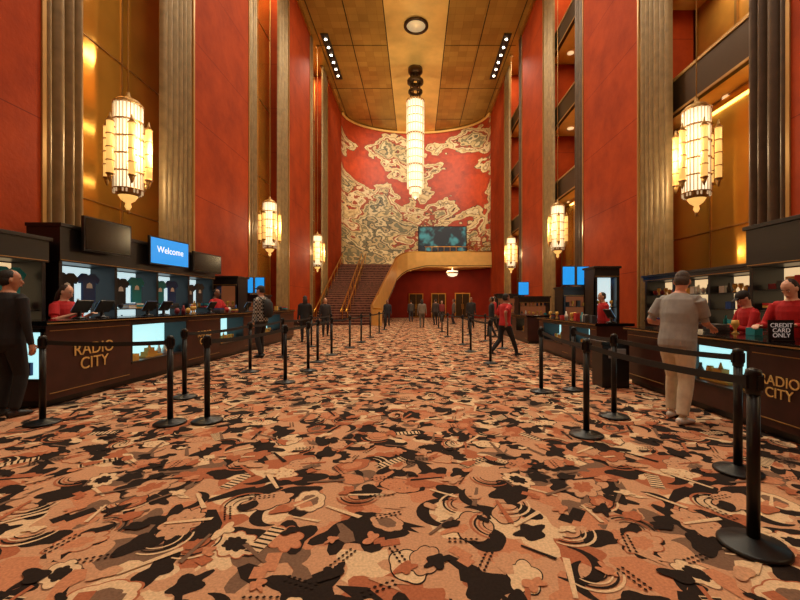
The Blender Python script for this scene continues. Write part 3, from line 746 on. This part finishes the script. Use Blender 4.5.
    if cap: 
        q.ell(Hd((0,-.012,.045)),(.084,.106,.085),1,16,HR); q.loft([Hd((0,.07,.06)),Hd((0,.16,.045))],[(.06,.01),(.05,.006)],ref=HR@Vector((1,0,0)),m=1,n=12); q.ell(Hd((0,-.03,.0)),(.08,.09,.075),0,14,HR)
    else: q.ell(Hd((0,-.022,.038)),(.079,.094,.088),0,20,HR); q.ell(Hd((0,-.034,-.004)),(.0785,.08,.082),0,20,HR)
    if longhair: q.loft([Hd((0,-.06,.04)),Hd((0,-.085,-.06)),Hd((0,-.085,-.17)),Hd((0,-.08,-.25))],[(.07,.05),(.085,.04),(.08,.03),(.04,.02)],ref=HR@Vector((1,0,0)),m=0,n=12)
    for sx in (-1,1):
        q.ell(Hd((sx*.03,.083,.008)),(.014,.009,.008),2,10,HR); q.ell(Hd((sx*.03,.0895,.008)),(.006,.004,.006),3,8,HR); q.loft([Hd((sx*.045,.082,.032)),Hd((sx*.016,.094,.034))],[.004,.005],m=0,n=6)
    q.loft([Hd((-.022,.09,-.066)),Hd((0,.0985,-.065)),Hd((.022,.09,-.066))],[.004,.006,.004],m=4,n=6)
    q.build('hair_and_face',[mat('hair_%d_%d'%(hair[0],hair[1]),hair,.7,bump=.4,vs=60),mat('cap_%d'%(cap[0] if cap else 0),cap or (0,0,0),.8),mat('eye_white',(225,220,215),.3),mat('eye_iris',(30,20,15),.2),mat('lips',(150,70,65),.5)],root)
    if bag:
        q=MB(); q.loft([T((0,-.19,.98)),T((0,-.2,1.05)),T((0,-.2,1.3)),T((0,-.17,1.4))],[(.12,.06),(.15,.09),(.14,.08),(.09,.04)],m=0,n=14)
        for sx in (-1,1): q.loft([T((sx*.1,-.15,1.38)),T((sx*.11,-.02,1.475)),T((sx*.115,.11,1.38)),T((sx*.125,.13,1.22)),T((sx*.15,-.06,1.02))],[.014]*5,m=0,n=6)
        q.build('backpack',[mat('backpack_%d'%bag[0],bag,.8)],root)
    root.scale=(s,s,s)
    return root
pl,nt,b=nodemat('plaid_shirt'); tc=nt.nodes.new('ShaderNodeTexCoord'); ch=nt.nodes.new('ShaderNodeTexChecker'); ch.inputs['Scale'].default_value=22; ch.inputs['Color1'].default_value=(*lin((170,165,156)),1); ch.inputs['Color2'].default_value=(*lin((34,32,34)),1)
nt.links.new(tc.outputs['Object'],ch.inputs['Vector']); nt.links.new(ch.outputs['Color'],b.inputs['Base Color'])
Z=.005
RED=(176,22,28)
person('man_in_grey_shirt',(3.13,4.8,Z),-64,1.8,(152,152,150),(206,194,170),(205,145,118),(74,64,58),(215,210,205),rh=(.16,.4,1.08),lh=(-.24,.2,1.1),rf=(.13,-.12,0),lf=(-.11,.08,0),lean=.13,hpitch=-18,hyaw=18,sleeve='short',vox=.0085,hem=.83,wide=1.13,loose=1.22)
person('man_in_dark_jacket',(-5.06,4.95,Z),-10,1.82,(26,25,30),(26,26,30),(170,120,95),(25,20,18),vox=.0095,lean=.03,hyaw=-30,hem=.82,wide=1.1,loose=1.1)
person('shop_assistant',(-5.98,6.75,Z),-90,1.72,RED,(25,25,28),(215,165,140),(50,30,22),rh=(.2,.36,1.24),lh=(-.15,.38,1.24),lean=.1,hpitch=-15,sleeve='short',vox=.0105,longhair=True)
person('shop_assistant',(-5.95,11.9,Z),-100,1.84,RED,(25,25,28),(120,80,60),(20,15,14),rh=(.2,.36,1.18),lh=(-.15,.38,1.2),sleeve='short',vox=.012)
person('shop_assistant',(4.86,5.75,Z),80,1.6,RED,(25,25,28),(205,150,125),(35,24,20),rh=(.18,.4,1.16),lh=(-.15,.42,1.16),lean=.2,hpitch=-25,vox=.01,cap=(30,22,22))
person('shop_assistant',(4.8,5.05,Z),110,1.72,RED,(25,25,28),(220,170,145),(40,26,20),rh=(.2,.4,1.14),lh=(-.18,.36,1.16),lean=.18,hpitch=-22,vox=.0095,longhair=True)
person('shop_assistant',(4.85,10.3,Z),90,1.7,RED,(25,25,28),(200,150,120),(30,20,18),lean=.08,vox=.014)
person('man_in_plaid_shirt',(-4.05,10.5,Z),75,1.88,(120,118,112),(30,30,34),(190,140,112),(30,22,20),vox=.012,shirt_mat=pl,cap=(40,40,44),lean=.03,rf=(.12,.08,0),lf=(-.11,-.05,0),rh=(.24,.25,1.1),bag=(30,28,30))
person('man_in_red_shirt_walking',(2.35,10.6,Z),-62,1.72,(180,36,40),(22,22,26),(150,100,76),(22,18,16),vox=.0105,rf=(.09,.36,.0),lf=(-.09,-.38,.07),hip=.875,rh=(.27,-.18,.95),lh=(-.27,.22,.98),lean=.06,sleeve='short')
person('woman_in_black_coat',(-4.05,14.6,Z),20,1.7,(24,22,24),(24,22,24),(200,150,125),(35,25,22),vox=.015,longhair=True,hem=.7)
far=[(-1.75,24.5,180,(32,34,44),(28,28,34)),(0.35,23.5,0,(120,112,100),(92,84,74)),(1.3,26.5,20,(60,50,48),(40,36,36)),(3.1,22.5,160,(30,28,30),(26,26,30)),(2.0,31,180,(120,40,40),(40,36,36)),(-0.4,31.5,0,(70,64,60),(50,50,60)),(2.6,27.5,90,(90,80,72),(40,40,50)),(4.0,20.5,100,(160,34,34),(28,28,30)),(-3.9,17.2,200,(44,40,42),(30,30,34)),(3.2,16.9,70,(40,42,48),(38,38,44))]
for i,(x,y,f,sh_,pn) in enumerate(far):
    st_=.18 if i%2 else .04
    person('visitor',(x,y,Z),f,1.66+.04*(i%4),sh_,pn,(200,150,122) if i%3 else (130,90,66),(36,26,22),vox=.017,rf=(.1,st_,0),lf=(-.1,-st_,.02),hip=.91,longhair=(i%3==1))

# ---------- lights
def area(loc,rot,size,power,col,sy=None,name='ceiling_downlight',spread=math.pi):
    l=bpy.data.lights.new(name,'AREA'); l.energy=power; l.color=col; l.size=size
    if sy: l.shape='RECTANGLE'; l.size_y=sy
    l.spread=spread
    o=bpy.data.objects.new(name,l); COL.objects.link(o); o.location=loc; o.rotation_euler=rot; return o
W=(1,.88,.68)
for y,p in ((-2,420),(6,760),(14.5,1000),(22,850)): area((0,y,19.0),(0,0,0),3.6,p,W,name='ceiling_fill')  # added fill lights out of view, no fixtures there; brighten the room
def spot(loc,tgt,power,ang,col=W,name='spotlight',r=.15,blend=.6):
    l=bpy.data.lights.new(name,'SPOT'); l.energy=power; l.spot_size=math.radians(ang); l.spot_blend=blend; l.color=col; l.shadow_soft_size=r
    o=bpy.data.objects.new(name,l); COL.objects.link(o); o.location=loc; o.rotation_euler=(Vector(tgt)-Vector(loc)).to_track_quat('-Z','Y').to_euler()
for s in (-1,1):
    spot((s*6.05,29,18.9),(0.5*s,41.0,12),4600,75,name='mural_spotlight')
    spot((s*6.05,27.5,18.9),(s*1.5,20,0),1500,80,name='floor_spotlight')
    for y,p in ((12.5,1700),(21.0,3000),(29,4800)):
        spot((s*5.4,y,3.0),(s*0.6,y+5,19),p,62,(1,.82,.5),name='ceiling_uplight_fill',r=.1,blend=1)  # added upward fill without fixtures, put in to brighten the gold ceiling
    for a,e in bays[1:]:
        area((s*7.45,(a+e)/2,CZ-.1),(0,0,0),.6,240,(1,.82,.52),sy=3.4,name='bay_fill')  # added fill at each bay top, no lamp there; brightens the mirrors
        if s>0:
            for z in (10.3,14.2,6.5): area((8.0,(a+e)/2,z),(0,0,0),.5,60,(1,.8,.5),sy=3,name='balcony_downlight')
for x,y in LAN:
    l=bpy.data.lights.new('lantern_glow','POINT'); l.energy=140; l.color=(1,.78,.46); l.shadow_soft_size=.2
    o=bpy.data.objects.new('lantern_glow',l); COL.objects.link(o); o.location=(x-math.copysign(.75,x),y,5)
area((2,38.2,4.7),(0,0,0),3,130,(1,.7,.45),name='soffit_light')
wd=bpy.data.worlds.new('world'); S.world=wd; wd.use_nodes=True; wd.node_tree.nodes['Background'].inputs[0].default_value=(1,.75,.5,1); wd.node_tree.nodes['Background'].inputs[1].default_value=.1
S.view_settings.view_transform='Standard'
cam=bpy.data.cameras.new('camera'); cam.lens=18; cam.sensor_width=36; cam.sensor_fit='HORIZONTAL'; cam.shift_x=-0.02; cam.shift_y=0.005; cam.clip_end=200
co=bpy.data.objects.new('camera',cam); COL.objects.link(co); co.location=(0,0,1.4); co.rotation_euler=(math.pi/2,0,0); S.camera=co
